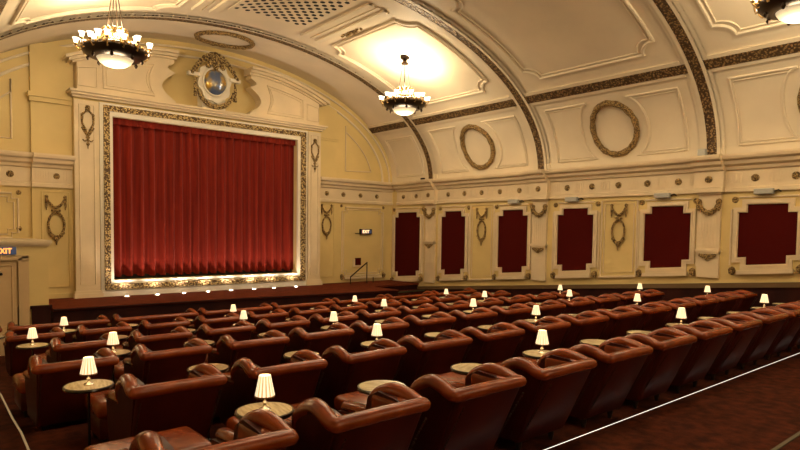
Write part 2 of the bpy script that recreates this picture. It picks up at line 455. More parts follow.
# ------------------------------------------------------------------ cornice and frieze
CP = [(0, .90), (.06, .90), (.06, .98), (.03, 1.0), (.03, 1.33), (.08, 1.35), (.10, 1.41), (.18, 1.45), (.20, 1.52), (.28, 1.55), (.30, 1.60), (.30, 1.64), (0, 1.68)]
def corn_y(b, y0, y1, extra=0, x=XR, s=-1):
    b.prism([(x+s*(o+(extra if z > .85 and o > 0 else 0)), y0, z) for o, z in CP], (0, y1-y0, 0))
def corn_x(b, x0, x1, extra=0, y=YE):
    b.prism([(x0, y-(o+(extra if o > 0 else 0)), z) for o, z in CP], (x1-x0, 0, 0))
def rosette(c, axis, parent, r=.076, m='gold'):
    b = MB(); ax = Matrix.Rotation(R(-90), 3, 'Y') if axis == 'x' else Matrix.Rotation(R(90), 3, 'X')
    b.lathe([(r, 0), (r*.95, .015), (r*.7, .02), (r*.55, .035), (r*.2, .045), (r*.02, .045)], 14, c, ax=ax)
    return b.build('rosette', M[m], parent, smooth=True)
def flutes(b, axis, a0, a1, z0, z1, d, at):
    # row of short vertical reeds on the frieze
    n = max(1, int((a1-a0)/.05)); st = (a1-a0)/n
    for i in range(n):
        u = a0+(i+.25)*st
        if axis == 'x': b.box(at-d, at, u, u+st*.5, z0, z1)
        else: b.box(u, u+st*.5, at-d, at, z0, z1)
b = MB(); corn_y(b, YB, YE-.3)
for y in RIBS: corn_y(b, y-.29, y+.29, .13)
FR = [9.51+.71+.683*k for k in range(5)]+[5.23+.68+.70*k for k in range(5)]+[.95+.65+.70*k for k in range(5)]+[14.42, 15.06]
fy = sorted(FR+RIBS)
for a, c in zip(fy, fy[1:]):
    if c-a > .3: flutes(b, 'x', a+.22, c-.22, 1.07, 1.27, .008, XR-.03)
o = struct(b.build('trim_%d' % tn, M['trimc'])); tn += 1
for y in FR: rosette((XR-.03, y, 1.165), 'x', o)
for y in RIBS: rosette((XR-.16, y, 1.165), 'x', o)
b = MB(); corn_x(b, 9.9, XR); corn_x(b, 9.9, 10.66, .06)
o = struct(b.build('trim_%d' % tn, M['trimc'])); tn += 1
for x in (10.95, 11.63, 12.31): rosette((x, YE-.03, 1.165), 'y', o)
rosette((10.28, YE-.09, 1.165), 'y', o)
b = MB(); corn_x(b, XL, 3.2); corn_x(b, 2.36, 3.2, .10)
flutes(b, 'y', .9, 1.7, 1.07, 1.27, .008, YE-.03); flutes(b, 'y', 2.42, 2.72, 1.07, 1.27, .008, YE-.13); flutes(b, 'y', 2.98, 3.15, 1.07, 1.27, .008, YE-.13)
o = struct(b.build('trim_%d' % tn, M['trimc'])); tn += 1
for x in (.6, 1.28, 1.96): rosette((x, YE-.03, 1.165), 'y', o)
rosette((2.85, YE-.13, 1.165), 'y', o, .07)

# ------------------------------------------------------------------ ornaments
def garland(b, c, w_, h, axis, r=.028, tails=.2):
    # hanging swag with tails; c = top centre
    def P(u, z, o=.04):
        return (c[0]-o, c[1]-u, c[2]+z) if axis == 'x' else (c[0]+u, c[1]-o, c[2]+z)
    pts = [P(w_*(-.5+i/12), -h*(1-(2*i/12-1)**2)) for i in range(13)]
    b.tube(pts, [r*(.7+.6*math.sin(pi*i/12)+.15*math.sin(i*2.4)) for i in range(13)], 7)
    for s in (-1, 1):
        b.tube([P(s*w_*.5, .07), P(s*w_*.5, 0), P(s*w_*.52, -tails*.6), P(s*w_*.5, -tails)], [r*.5, r*1.1, r*.9, r*.4], 7)
        b.ball(P(s*w_*.5, .03), r*1.5, 8)
def medallion(c, axis, s=1.0, name='garland_and_wreath', label=''):
    # swag over an oval wreath on a blank panel; c = top centre of swag
    b = MB()
    garland(b, c, .36*s, .20*s, axis, .026*s, .26*s)
    def P(u, z, o=.04): return (c[0]-o, c[1]-u, c[2]+z) if axis == 'x' else (c[0]+u, c[1]-o, c[2]+z)
    pts = [P(.155*s*math.cos(a), -.58*s+.26*s*math.sin(a)) for a in [2*pi*i/24 for i in range(24)]]
    b.tube(pts, .026*s, 7, closed=True)
    b.ball(P(0, -.29*s), .045*s, 8); b.ball(P(-.07*s, -.27*s), .03*s, 8); b.ball(P(.07*s, -.27*s), .03*s, 8)
    for i in range(7):
        a = pi*1.2+pi*.6*i/6
        b.ball(P(.165*s*math.cos(a), -.60*s+.27*s*math.sin(a)), .036*s, 8)
    b.ball(P(0, -.90*s), .05*s, 8); b.tube([P(0, -.92*s), P(0, -1.03*s)], [.028*s, .012*s], 7)
    return tag(b.build(name, M['gold'], smooth=True), label, 'wall ornament')

# ------------------------------------------------------------------ right wall bays
def notch(c, w_, zt, zb, n_, g=0):
    # notched-corner panel outline in (y,z); g grows it outward
    h = w_/2+g; t = zt+g
    zbl = lambda y: zb(y)-g
    a = n_
    return [(c-h+a, zbl(c-h+a)), (c+h-a, zbl(c+h-a)), (c+h-a, zbl(c+h-a)+a), (c+h, zbl(c+h)+a), (c+h, t-a), (c+h-a, t-a), (c+h-a, t), (c-h+a, t), (c-h+a, t-a), (c-h, t-a), (c-h, zbl(c-h)+a), (c-h+a, zbl(c-h+a)+a)]
PN = [(14.84, 'at the stage end of the right wall, next to the exit corner', 1.28), (12.71, 'in the bay nearest the stage, left of the garland panel', 1.03), (10.42, 'in the bay nearest the stage, right of the garland panel', 1.03),
      (8.45, 'in the middle bay, left of the garland panel', 1.03), (6.13, 'in the middle bay, right of the garland panel', 1.03), (4.155, 'widest in view at the right edge of the photo', 1.03)]
zb = lambda y: base(y)+.355
for k, (c, lab, wd) in enumerate(PN):
    e0 = empty('wall_panel', (XR, c, base(c)+.17)); tag(e0, 'maroon fabric wall panel in a notched cream frame, '+lab, 'wall panel', 'fabric panels on the right wall')
    b = MB(); b.prism([(XR-.02, y, z) for y, z in notch(c, wd, .64, zb, .16)], (.02, 0, 0)); b.build('fabric', M['red'], e0)
    b = MB()
    b.ring([(XR-.05, y, z) for y, z in notch(c, wd, .64, zb, .16, .10)], [(XR-.05, y, z) for y, z in notch(c, wd, .64, zb, .16, 0)], (.05, 0, 0))
    b.ring([(XR-.07, y, z) for y, z in notch(c, wd, .64, zb, .16, .04)], [(XR-.07, y, z) for y, z in notch(c, wd, .64, zb, .16, .015)], (.05, 0, 0))
    h = wd/2+.14
    b.tube([(XR-.02, c-h, base(c-h)+.36), (XR-.02, c-h, .55)], .02, 6); b.tube([(XR-.02, c+h, base(c+h)+.36), (XR-.02, c+h, .55)], .02, 6)
    b.tube([(XR-.02, c-h+.14, .79), (XR-.02, c+h-.14, .79)], .022, 6)
    b.build('frame', M['trimc'], e0)
    b = MB(); y0, y1 = c-wd/2+.02, c+wd/2-.02
    b.prism([(XR-.12, y0, base(y0)+.17), (XR-.12, y1, base(y1)+.17), (XR-.12, y1, base(y1)+.25), (XR-.12, y0, base(y0)+.25)], (.12, 0, 0))
    b.build('sill', M['trimc'], e0)
    for s in (-1, 1):
        rosette((XR, c+s*(wd/2+.09), .74), 'x', e0, .065)
        yy = c+s*(wd/2+.08); b = MB()
        b.tube([(XR-.03, yy, base(yy)+.30), (XR-.07, yy, base(yy)+.27), (XR-.06, yy, base(yy)+.21), (XR-.03, yy, base(yy)+.18)], [.045, .07, .065, .03], 8)
        b.build('scroll_bracket', M['gold'], e0, smooth=True)
for yc, lab in ((11.565, 'stage-end bay of the right wall'), (7.28, 'middle bay of the right wall'), (3.01, 'bay beyond the right edge')):
    b = MB(); a, c_ = yc-.45, yc+.45
    for g, rr in ((0, .022), (.08, .012)):
        b.tube([(XR-.015, a+g, base(a)+.20+g), (XR-.015, a+g, .80-g), (XR-.015, c_-g, .80-g), (XR-.015, c_-g, base(c_)+.20+g)], rr, 6, closed=True)
    b.prism([(XR-.07, a-.03, base(a)+.16), (XR-.07, c_+.03, base(c_)+.16), (XR-.07, c_+.03, base(c_)+.20), (XR-.07, a-.03, base(a)+.20)], (.07, 0, 0))
    struct(b.build('trim_%d' % tn, M['trimc'])); tn += 1
    if yc > 4: medallion((XR, yc, .66), 'x', 1.0, label='bronze garland over oval wreath on a panel, '+lab)
# pilasters under the ribs
for k, y in enumerate(RIBS[:3]):
    b = MB(); b.prism([(XR-.07, y-.22, base(y)+.12), (XR-.07, y+.22, base(y)+.12), (XR-.07, y+.22, .9), (XR-.07, y-.22, .9)], (.07, 0, 0))
    for i in range(6):
        u = y-.17+i*.062; b.box(XR-.078, XR-.07, u, u+.03, base(y)+.75, .5)
    b.box(XR-.14, XR, y-.24, y+.24, -.33, -.28); b.box(XR-.12, XR, y-.22, y+.22, -.37, -.33)
    b.box(XR-.13, XR-.03, y-.24, y+.24, .86, .92)
    o = struct(b.build('trim_%d' % tn, M['trimc'])); tn += 1
    where = ['nearest the stage', 'under the middle ceiling rib', 'nearest the right edge'][k]
    b = MB(); garland(b, (XR-.07, y, .68), .40, .20, 'x', .045, .16)
    tag(b.build('garland', M['gold'], smooth=True), 'bronze swag garland on the pilaster '+where, 'wall ornament', 'swags on the right-wall pilasters')
    b = MB(); 
    for i in range(9): b.ball((XR-.10, y-.15+.0375*i, -.40-.03*math.sin(pi*i/8)), .03+.02*math.sin(pi*i/8), 8, sz=1.2)
    b.ball((XR-.10, y, -.47), .05, 8)
    tag(b.build('foliage_corbel', M['gold'], smooth=True), 'bronze foliage corbel under the shelf of the pilaster '+where, 'wall ornament', 'corbels on the right-wall pilasters')
# small grey units on the wall
for k, (y, z, l) in enumerate([(10.35, .86, 'third maroon panel from the exit corner'), (8.52, .86, 'fourth maroon panel from the exit corner'), (6.22, .87, 'fifth maroon panel from the exit corner'), (4.21, .88, 'maroon panel at the right edge')]):
    e0 = empty('wall_light_unit', (XR-.02, y, z-.06)); tag(e0, 'grey box-shaped wall unit above the '+l, 'wall unit', 'grey units above the maroon panels')
    b = MB(); b.rbox(XR-.16, XR-.03, y-.17, y+.17, z-.05, z+.06, .015, 2); b.build('housing', M['grey'], e0)
    b = MB(); b.box(XR-.05, XR, y-.03, y+.03, z-.02, z+.03); b.tube([(XR-.08, y-.17, z), (XR-.06, y-.24, z+.03), (XR-.0, y-.26, z)], .015, 6); b.build('bracket', M['bronze'], e0)
b = MB(); b.rbox(12.74, 12.86, 5.28, 5.44, 1.66, 1.80, .015, 2); b.box(12.77, 12.83, 5.33, 5.39, 1.62, 1.67)
tag(b.build('sensor_box', M['grey']), 'small grey box standing on the cornice at the foot of the rib nearest the right', 'sensor')
b = MB(); b.rbox(12.75, 12.84, 13.86, 14.0, 1.66, 1.72, .015, 2)
tag(b.build('sensor_box', M['bronze']), 'small dark fitting on the cornice by the rib nearest the stage', 'sensor')

# ------------------------------------------------------------------ end wall, right of the proscenium
def wall_frame(b, x0, x1, z0, z1, y=YE, n_=.12, r=.022):
    pts = [(x0+n_, z0), (x1-n_, z0), (x1-n_, z0+n_), (x1, z0+n_), (x1, z1-n_), (x1-n_, z1-n_), (x1-n_, z1), (x0+n_, z1), (x0+n_, z1-n_), (x0, z1-n_), (x0, z0+n_), (x0+n_, z0+n_)]
    b.tube([(x, y-.02, z) for x, z in pts], r, 6, closed=True, up=(0, 1, 0))
e0 = empty('blank_wall_panel', (11.75, YE, -1.55)); tag(e0, 'blank cream wall panel with notched moulding between stage and corner', 'wall panel')
b = MB(); wall_frame(b, 10.92, 12.60, -1.45, .76); wall_frame(b, 10.99, 12.53, -1.38, .69, r=.012)
b.box(11.0, 12.52, YE-.10, YE, -1.56, -1.49); b.build('frame', M['trimc'], e0)
for x in (10.90, 12.62):
    rosette((x, YE, .80), 'y', e0, .05)
    b = MB(); b.tube([(x, YE-.03, -1.42), (x, YE-.07, -1.46), (x, YE-.06, -1.52), (x, YE-.03, -1.56)], [.045, .065, .06, .03], 8); b.build('scroll_bracket', M['gold'], e0, smooth=True)
b = MB(); b.box(9.9, 10.66, YE-.06, YE, STG, .9); b.tube([(10.0, YE-.07, -1.45), (10.0, YE-.07, .82), (10.56, YE-.07, .82), (10.56, YE-.07, -1.45)], .018, 6, closed=True, up=(0, 1, 0))
b.box(9.9, 10.66, YE-.06, YE, 1.66, 3.9); b.box(9.86, 10.70, YE-.12, YE, 2.86, 2.98); b.box(9.88, 10.68, YE-.09, YE, 2.80, 2.86)
struct(b.build('trim_%d' % tn, M['cream'])); tn += 1
medallion((10.28, YE-.06, .76), 'y', 1.0, label='bronze garland over an oval wreath right beside the proscenium')
b = MB()
pts = [(11.03, 1.92)]+[(11.03, 3.35)]+[(VC+5.45*math.cos(a), VZ+2.52*math.sin(a)) for a in [math.acos((11.03-VC)/5.45)*(1-i/10)+.12*i/10 for i in range(11)]]
b.tube([(x, YE-.02, z) for x, z in pts], .022, 6, closed=True, up=(0, 1, 0))
pts = [(2.0, 1.95), (2.0, 3.25)]+[(2*VC-(VC+5.45*math.cos(a)), VZ+2.52*math.sin(a)) for a in [math.acos((11.3-VC)/5.45)*(1-i/10)+.12*i/10 for i in range(11)]]
b.tube([(x, YE-.02, z) for x, z in pts], .022, 6, closed=True, up=(0, 1, 0))
struct(b.build('trim_%d' % tn, M['trimc'])); tn += 1
b = MB(); b.box(11.36, 11.66, YE-.05, YE, -1.17, -.92)
b2 = MB(); b2.box(11.43, 11.66, YE-.06, YE-.04, -1.12, -.88)
e0 = empty('service_hatch', (11.5, YE, -1.17)); tag(e0, 'small dark red hatch low on the wall under the exit sign', 'hatch')
b.build('surround', M['trimc'], e0); b2.build('hatch_door', M['red'], e0)

# letters for the exit signs, drawn as bars in (u,v) with u to the right
GL = {'E': [((0, 0), (0, 1)), ((0, 0), (.6, 0)), ((0, .5), (.5, .5)), ((0, 1), (.6, 1))], 'X': [((0, 0), (.65, 1)), ((0, 1), (.65, 0))],
      'I': [((.1, 0), (.1, 1))], 'T': [((.3, 0), (.3, 1)), ((0, 1), (.62, 1))]}
def letters(b, txt, x, y, z, h, th):
    u = x
    for ch in txt:
        for (a, c), (d, e) in GL[ch]:
            p, q = Vector((u+a*h, y, z+c*h)), Vector((u+d*h, y, z+e*h)); t = (q-p).normalized(); nn = Vector((-t.z, 0, t.x))*th/2
            b.prism([p-nn-t*th/2, q-nn+t*th/2, q+nn+t*th/2, p+nn-t*th/2], (0, -.006, 0))
        u += h*(.45 if ch == 'I' else .92)
e0 = empty('exit_sign', (11.86, YE, -.10)); tag(e0, 'small lit exit sign on the cream wall right of the stage', 'sign')
b = MB(); b.box(11.62, 12.08, YE-.09, YE, -.10, .07); b.box(11.45, 11.62, YE-.03, YE, -.09, -.07); b.build('sign_box', M['bronze'], e0)
b = MB(); b.box(11.65, 12.05, YE-.10, YE-.09, -.07, .04); b.build('sign_face', M['signb'], e0)
b = MB(); letters(b, 'EXIT', 11.70, YE-.10, -.055, .085, .022); b.build('sign_lettering', M['signw'], e0)

# ------------------------------------------------------------------ end wall, left of the proscenium
b = MB(); b.box(2.36, 3.2, YE-.10, YE, -1.66, .9); b.box(2.36, 3.2, YE-.10, YE, 1.66, 4.15); b.box(2.30, 3.2, YE-.20, YE, 2.92, 3.02); b.box(2.33, 3.2, YE-.16, YE, 2.82, 2.92)
b.tube([(2.55, YE-.11, -1.4), (2.55, YE-.11, .80), (3.1, YE-.11, .80), (3.1, YE-.11, -1.4)], .018, 6, closed=True, up=(0, 1, 0))
b.box(2.36, 3.2, YE-.14, YE, -1.66, -1.55)
struct(b.build('trim_%d' % tn, M['cream'])); tn += 1
medallion((2.83, YE-.10, .66), 'y', 1.05, label='bronze garland over an oval wreath between the lobby box and the stage')
e0 = empty('blank_wall_panel', (1.2, YE, -.3)); tag(e0, 'blank cream wall panel with notched moulding above the left exit door', 'wall panel')
b = MB(); wall_frame(b, .3, 2.1, -.26, .74); wall_frame(b, .38, 2.02, -.18, .66, r=.014); b.build('frame', M['trimc'], e0)
rosette((2.12, YE, .76), 'y', e0, .055); rosette((2.12, YE, -.05), 'y', e0, .055)
# lobby box with the exit door
YB0 = 13.6
b = MB(); b.box(XL, 2.32, YB0, YE-.15, -1.58, -.36); b.box(XL, 1.30, YB0, YE-.15, -2.5, -1.58); b.box(2.0, 2.32, YB0+.02, YE-.15, -2.5, -1.58)
struct(b.build('wall_lobby', M['cream']))
b = MB(); b.box(XL, 2.36, YB0-.06, YE-.12, -.36, -.33); b.box(XL, 2.38, YB0-.08, YE-.12, -.33, -.27); b.box(XL, 2.34, YB0-.03, YE-.12, -.39, -.36)
struct(b.build('trim_%d' % tn, M['trimc'])); tn += 1
b = MB(); b.box(2.02, 2.35, YB0-.03, YB0, -2.5, -1.58); b.box(2.0, 2.37, YB0-.05, YB0, -1.63, -1.57)
struct(b.build('baseboard_lobby', M['darkwood']))
e0 = empty('door_1', (1.4, YB0, -2.5)); struct(e0)
b = MB(); b.box(.95, 1.78, YB0-.03, YB0+.02, -2.5, -.68); b.build('door_leaf', M['door'], e0)
b = MB(); b.tube([(1.03, YB0-.035, -1.95), (1.03, YB0-.035, -.76), (1.70, YB0-.035, -.76), (1.70, YB0-.035, -1.95)], .016, 6, closed=True, up=(0, 1, 0))
b.tube([(.98+.76*i/10, YB0-.04, -2.02-.08*math.cos(pi*(i-5)/10)*1) for i in range(11)], .016, 6, up=(0, 1, 0)); b.build('door_moulding', M['door'], e0)
b = MB(); b.box(1.80, 1.86, YB0-.07, YB0, -2.5, -.62); b.box(1.86, 1.98, YB0-.05, YB0, -2.5, -.58); b.box(.85, 1.98, YB0-.07, YB0, -.66, -.62); b.box(.8, 1.98, YB0-.05, YB0, -.62, -.56)
b.build('door_frame', M['door'], e0)
b = MB(); b.ball((1.52, YB0-.05, -.92), .028, 10); b.build('door_knob', M['black'], e0, smooth=True)
e0 = empty('exit_sign', (1.3, YB0, -.545)); tag(e0, 'lit exit sign over the door at the left edge', 'sign')
b = MB(); b.box(1.12, 1.77, YB0-.08, YB0, -.545, -.40); b.build('sign_box', M['signb'], e0)
b = MB(); letters(b, 'EXIT', 1.44, YB0-.08, -.515, .085, .024); b.build('sign_lettering', M['signt'], e0)

# ------------------------------------------------------------------ proscenium
YP = 15.4
OX0, OX1, OZ0, OZ1 = 4.0, 9.08, -1.27, 2.66        # opening
FX0, FX1, FZ0, FZ1 = 3.80, 9.34, -1.50, 2.90       # gilt frame outside
b = MB()
rect = lambda x0, x1, z0, z1, y: [(x0, y, z0), (x1, y, z0), (x1, y, z1), (x0, y, z1)]
b.ring(rect(3.18, 9.88, STG, 3.10, YP), rect(OX0, OX1, OZ0, OZ1, YP), (0, YE-YP, 0))
struct(b.build('wall_proscenium', M['cream']))
b = MB(); b.ring(rect(FX0, FX1, FZ0, FZ1, YP-.10), rect(3.93, 9.17, -1.36, 2.77, YP-.10), (0, .10, 0))
pf = struct(b.build('trim_%d' % tn, M['giltp'])); tn += 1
b = MB(); b.ring(rect(3.93, 9.17, -1.36, 2.77, YP-.07), rect(OX0, OX1, OZ0, OZ1, YP-.07), (0, .07, 0))
b.ring(rect(3.72, 9.42, -1.54, 2.96, YP-.04), rect(FX0, FX1, FZ0, FZ1, YP-.04), (0, .04, 0))
b.build('inner_moulding', M['white'], pf)
# side pilasters, plinths, entablature
b = MB(); b.box(FX0-.06, FX1+.06, YP-.07, YP, STG, -1.53); b.build('plinth_board', M['white'], pf)
b = MB()
for x0, x1 in ((3.18, 3.70), (9.44, 9.88)):
    b.box(x0, x1, YP-.05, YP, STG, 2.95); b.box(x0-.05, x1+.05, YP-.12, YP, STG, STG+.10); b.box(x0-.03, x1+.03, YP-.09, YP, STG+.10, STG+.16)
    b.tube([(x0+.10, YP-.055, -1.35), (x0+.10, YP-.055, 2.85), (x1-.10, YP-.055, 2.85), (x1-.10, YP-.055, -1.35)], .014, 6, closed=True, up=(0, 1, 0))
b.box(3.14, 9.92, YP-.10, YP+.25, 3.0, 3.05); b.box(3.10, 9.96, YP-.20, YP+.25, 3.05, 3.10); b.box(3.06, 10.0, YP-.26, YP+.25, 3.10, 3.15)
struct(b.build('trim_%d' % tn, M['trimc'])); tn += 1
def lyre(cx_, z1, label):
    b = MB(); y = YP-.08
    b.ball((cx_, y, z1), .06, 8); b.box(cx_-.05, cx_+.05, y-.02, y+.02, z1-.09, z1-.03)
    for s in (-1, 1):
        b.tube([(cx_+s*.03, y, z1-.08), (cx_+s*.12, y, z1-.16), (cx_+s*.12, y, z1-.36), (cx_+s*.05, y, z1-.52), (cx_, y, z1-.66)], [.018, .03, .024, .03, .02], 7)
        b.tube([(cx_+s*.13, y, z1-.46), (cx_+s*.05, y, z1-.60), (cx_-s*.04, y, z1-.70)], .018, 7)
        b.tube([(cx_+s*.01, y, z1-.74), (cx_+s*.07, y, z1-.78), (cx_+s*.11, y, z1-.74)], .014, 7)
    b.tube([(cx_, y, z1-.66), (cx_, y, z1-.95)], [.022, .010], 7); b.ball((cx_, y, z1-.84), .04, 8)
    tag(b.build('lyre_ornament', M['gold'], smooth=True), label, 'wall ornament', 'lyre ornaments on the proscenium pilasters')
lyre(3.46, 2.78, 'bronze lyre-shaped ornament on the pilaster left of the red curtain')
lyre(9.66, 2.70, 'bronze lyre-shaped ornament on the pilaster right of the red curtain')
# broken segmental pediment with scooped inner ends
def ped(sgn):
    c = 6.53; b = MB()
    X = lambda d: c+sgn*d
    arc = lambda d: 3.78+.62*(1-((d-1.0)/2.6)**2) if d > 1.0 else 4.40
    outl = [(3.28, 3.15), (3.28, arc(3.28)-.10)]+[(3.28-(3.28-1.06)*i/10, arc(3.28-(3.28-1.06)*i/10)-.12) for i in range(1, 11)]
    sc1 = [(1.06-.0+.16*math.sin(pi*i/8), 4.18-.22*i/8) for i in range(9)]
    sc2 = [(1.02+.34*math.sin(pi*(i)/12), 3.95-.72*i/12) for i in range(13)]
    poly = outl+sc1+sc2+[(1.02, 3.15)]
    b.prism([(X(d), YP-.05, z) for d, z in poly], (0, .35, 0))
    m1 = b.build('pediment_block', M['trimc'])
    b = MB()      # raking cornice in three steps
    for o, z0, z1 in ((.10, -.12, -.07), (.18, -.07, 0), (.26, 0, .07)):
        ds = [3.28+o-(3.28+o-1.0)*i/12 for i in range(13)]
        for p, q in zip(ds, ds[1:]):
            pts = [(X(p), YP-o, arc(p)+z0), (X(q), YP-o, arc(q)+z0), (X(q), YP-o, arc(q)+z1), (X(p), YP-o, arc(p)+z1)]
            b.prism(pts, (0, o+.3, 0))
    for g, rr in ((0, .022), (.07, .012)):
        pts = [(2.72-g, 3.30+g), (2.72-g, arc(2.72)-.30-g)]+[(2.72-g-(2.72-g-1.55-g)*i/6, arc(2.72-g-(2.72-g-1.55-g)*i/6)-.30-g) for i in range(1, 7)]
        pts += [(1.55+g-.0+.12*math.sin(pi*i/6), arc(1.55)-.30-g-(arc(1.55)-.60-2*g-3.0)*i/6) for i in range(1, 7)]
        b.tube([(X(d), YP-.055, z) for d, z in pts], rr, 6, closed=True, up=(0, 1, 0))
    for d0, d1 in ((2.86, 3.26),):
        b.tube([(X(d), YP-.055, z) for d, z in ((d0, 3.28), (d0, 3.75), (d1, 3.68), (d1, 3.28))], .016, 6, closed=True, up=(0, 1, 0))
    return m1, b
for s in (-1, 1):
    m1, b = ped(s); m1.name = 'trim_%d' % tn; tn += 1; struct(m1)
    b.build('pediment_cornice', M['trimc'], m1)
# crest in the middle of the pediment
cx_, cz_ = 6.52, 3.86
e0 = empty('crest', (cx_, YP-.02, 3.2)); tag(e0, 'white cartouche with a painted globe, gilded crown scroll and garland over the red curtain', 'crest')
b = MB()
sh = []
for i in range(40):
    a = 2*pi*i/40; r = .47+.03*math.sin(8*a)
    sh.append((cx_+r*.95*math.cos(a), YP-.12, cz_+.02+r*1.12*math.sin(a)))
b.prism(sh, (0, .14, 0))
for s in (-1, 1):
    b.rbox(*sorted((cx_+s*.40, cx_+s*.72)), YP-.16, YP+.0, cz_+.10, cz_+.20, .02, 2)
b.box(cx_-.32, cx_+.32, YP-.04, YP+.28, 3.15, 4.1)
b.build('cartouche', M['white'], e0)
b = MB(); b.ball((cx_, YP-.12, cz_+.02), .30, 24, sy=.45, sz=1.12); g = b.build('globe', M['globe'], e0, smooth=True); g['label'] = 'shiny painted globe in gold and blue'
b = MB(); b.tube([(cx_+.33*math.cos(a), YP-.14, cz_+.02+.36*math.sin(a)) for a in [2*pi*i/32 for i in range(32)]], .03, 7, closed=True, up=(0, 1, 0))
b.build('bead_ring', M['white'], e0, smooth=True)
b = MB()
for i in range(27):
    u = i/26*2-1; b.ball((cx_+u*.62, YP-.14, cz_+.70-.52*u*u+.02*math.sin(i*3)), .055+.035*(1-abs(u)), 8)
for i in range(9):
    u = i/8*2-1; b.ball((cx_+u*.2, YP-.16, cz_+.62-.2*u*u), .075, 8)
b.ball((cx_, YP-.17, cz_+.50), .12, 8); b.ball((cx_, YP-.18, cz_+.40), .085, 8)
b.build('crown_scroll', M['giltp'], e0, smooth=True)
b = MB()
b.tube([(cx_+.52*math.cos(a), YP-.16, cz_-.05+.58*math.sin(a)) for a in [pi*1.08+pi*.84*i/16 for i in range(17)]], [.035+.035*math.sin(pi*i/16)+.008*math.sin(i*2.5) for i in range(17)], 8, up=(0, 1, 0))
for s in (-1, 1): b.tube([(cx_+s*.54, YP-.16, cz_+.08), (cx_+s*.55, YP-.16, cz_-.15), (cx_+s*.54, YP-.16, cz_-.42)], [.03, .045, .055], 8)
b.build('garland', M['giltp'], e0, smooth=True)

# curtain
def curtain():
    e0 = empty('stage_curtain', ((OX0+OX1)/2, 15.58, OZ0)); tag(e0, 'pleated red velvet stage curtain closed inside the gilt proscenium frame', 'curtain')
    b = MB(); nx = 420; nz = 14; zt = OZ1+.0
    vs = []; fs = []
    ph = [random.uniform(0, 6) for _ in range(6)]
    def fold(x, z):
        k = x*2*pi*4.1+.9*math.sin(x*1.7+ph[0])+.7*math.sin(x*3.1+ph[1])
        sharp = math.sin(k)
        v = .075*abs(sharp)**.7*(1 if sharp > 0 else -1)+.014*math.sin(2*k+ph[2])
        return v*(.55+.45*(zt-z)/(zt-OZ0))
    for j in range(nz+1):
        for i in range(nx+1):
            x = OX0-.02+(OX1-OX0+.04)*i/nx; u = j/nz
            k = x*2*pi*4.1+.9*math.sin(x*1.7+ph[0])+.7*math.sin(x*3.1+ph[1])
            zbot = OZ0+.07+.045*max(0, -math.sin(k))
            z = zt+(zbot-zt)*u
            vs.append((x, 15.575-fold(x, z), z))
    for j in range(nz):
        for i in range(nx):
            a = j*(nx+1)+i; fs.append((a, a+1, a+nx+2, a+nx+1))
    b.add(vs, fs); o = b.build('drape', M['velvet'], e0, smooth=True)
    b = MB(); nx = 300; vs = []; fs = []
    for j in range(4):
        for i in range(nx+1):
            x = OX0+(OX1-OX0)*i/nx; z = OZ1-.0-.16*j/3
            vs.append((x, 15.50-.012*math.sin(x*2*pi*6+1.3*math.sin(x*2))-.01*j/3, z))
    for j in range(3):
        for i in range(nx):
            a = j*(nx+1)+i; fs.append((a, a+1, a+nx+2, a+nx+1))
    b.add(vs, fs); b.build('pelmet', M['velvet'], e0, smooth=True)
    b = MB(); b.box(OX0, OX1, 15.66, 15.69, OZ0, OZ1); o = b.build('backing', M['black'], e0)
curtain()

# ------------------------------------------------------------------ stage
SF = [(2.40, 13.62), (4.5, 13.55), (6.6, 13.40), (8.6, 13.15), (10.0, 12.95), (10.9, 12.80)]
b = MB()
b.prism([(x, y, STG) for x, y in SF]+[(10.9, 13.9, STG), (11.7, 14.2, STG), (XR-.06, 14.2, STG), (XR-.06, YE-.06, STG), (2.40, YE-.15, STG)], (0, 0, -.06))
top = b.build('stage_floor', M['stagecarpet'])
struct(top); top.name = 'floor_stage'
b = MB()
b.prism([(x, y+.04, STG-.06) for x, y in SF]+[(10.86, YE-.06, STG-.06), (2.44, YE-.15, STG-.06)], (0, 0, -.78))
struct(b.build('wall_stage_side', M['darkwood']))
b = MB(); b.box(10.88, XR-.06, 14.24, YE-.06, -2.5, STG-.06)
struct(b.build('wall_stage_front', M['darkwood']))
b = MB()
b.tube([(x, y-.01, STG-.03) for x, y in SF], .018, 6)
struct(b.build('trim_%d' % tn, M['darkwood'])); tn += 1
e0 = empty('stage_steps', (11.9, 13.6, -2.5)); tag(e0, 'carpeted steps up to the right side of the stage', 'steps')
for k in range(3):
    b = MB(); z1 = STG-.20*(k+1); y0 = 14.2-.33*(k+1); b.box(11.0, 12.88, y0, 14.2-.33*k, -2.5, z1); b.build('step', M['carpet'], e0)
    b = MB(); b.box(11.0, 12.88, y0-.02, y0+.02, z1-.03, z1+.004); b.build('nosing', M['edge'], e0)
# hand rail
e0 = empty('handrail', (11.3, 14.6, STG)); tag(e0, 'thin dark metal handrail beside the steps right of the stage', 'handrail')
def at(px, py, Y):     # photograph point to the plane Y (used for small fittings)
    f, yaw, pit, rol, cy = 590.96, R(40.483), R(-2.785), R(0.796), 260.4
    F = Vector((math.sin(yaw)*math.cos(pit), math.cos(yaw)*math.cos(pit), math.sin(pit))); Rt = Vector((math.cos(yaw), -math.sin(yaw), 0)); U = Rt.cross(F)
    d = F+(px-400)/f*(math.cos(rol)*Rt+math.sin(rol)*U)-(py-cy)/f*(-math.sin(rol)*Rt+math.cos(rol)*U)
    return d*(Y/d.y)
p1, p2, p3 = at(350.5, 277, 15.0), at(367, 262.5, 15.0), at(373.2, 277, 15.1)
b = MB(); b.tube([(p1.x, p1.y, STG), p1], .016, 8); b.tube([(p2.x, p2.y, STG), p2], .016, 8)
b.build('post', M['bronze'], e0)
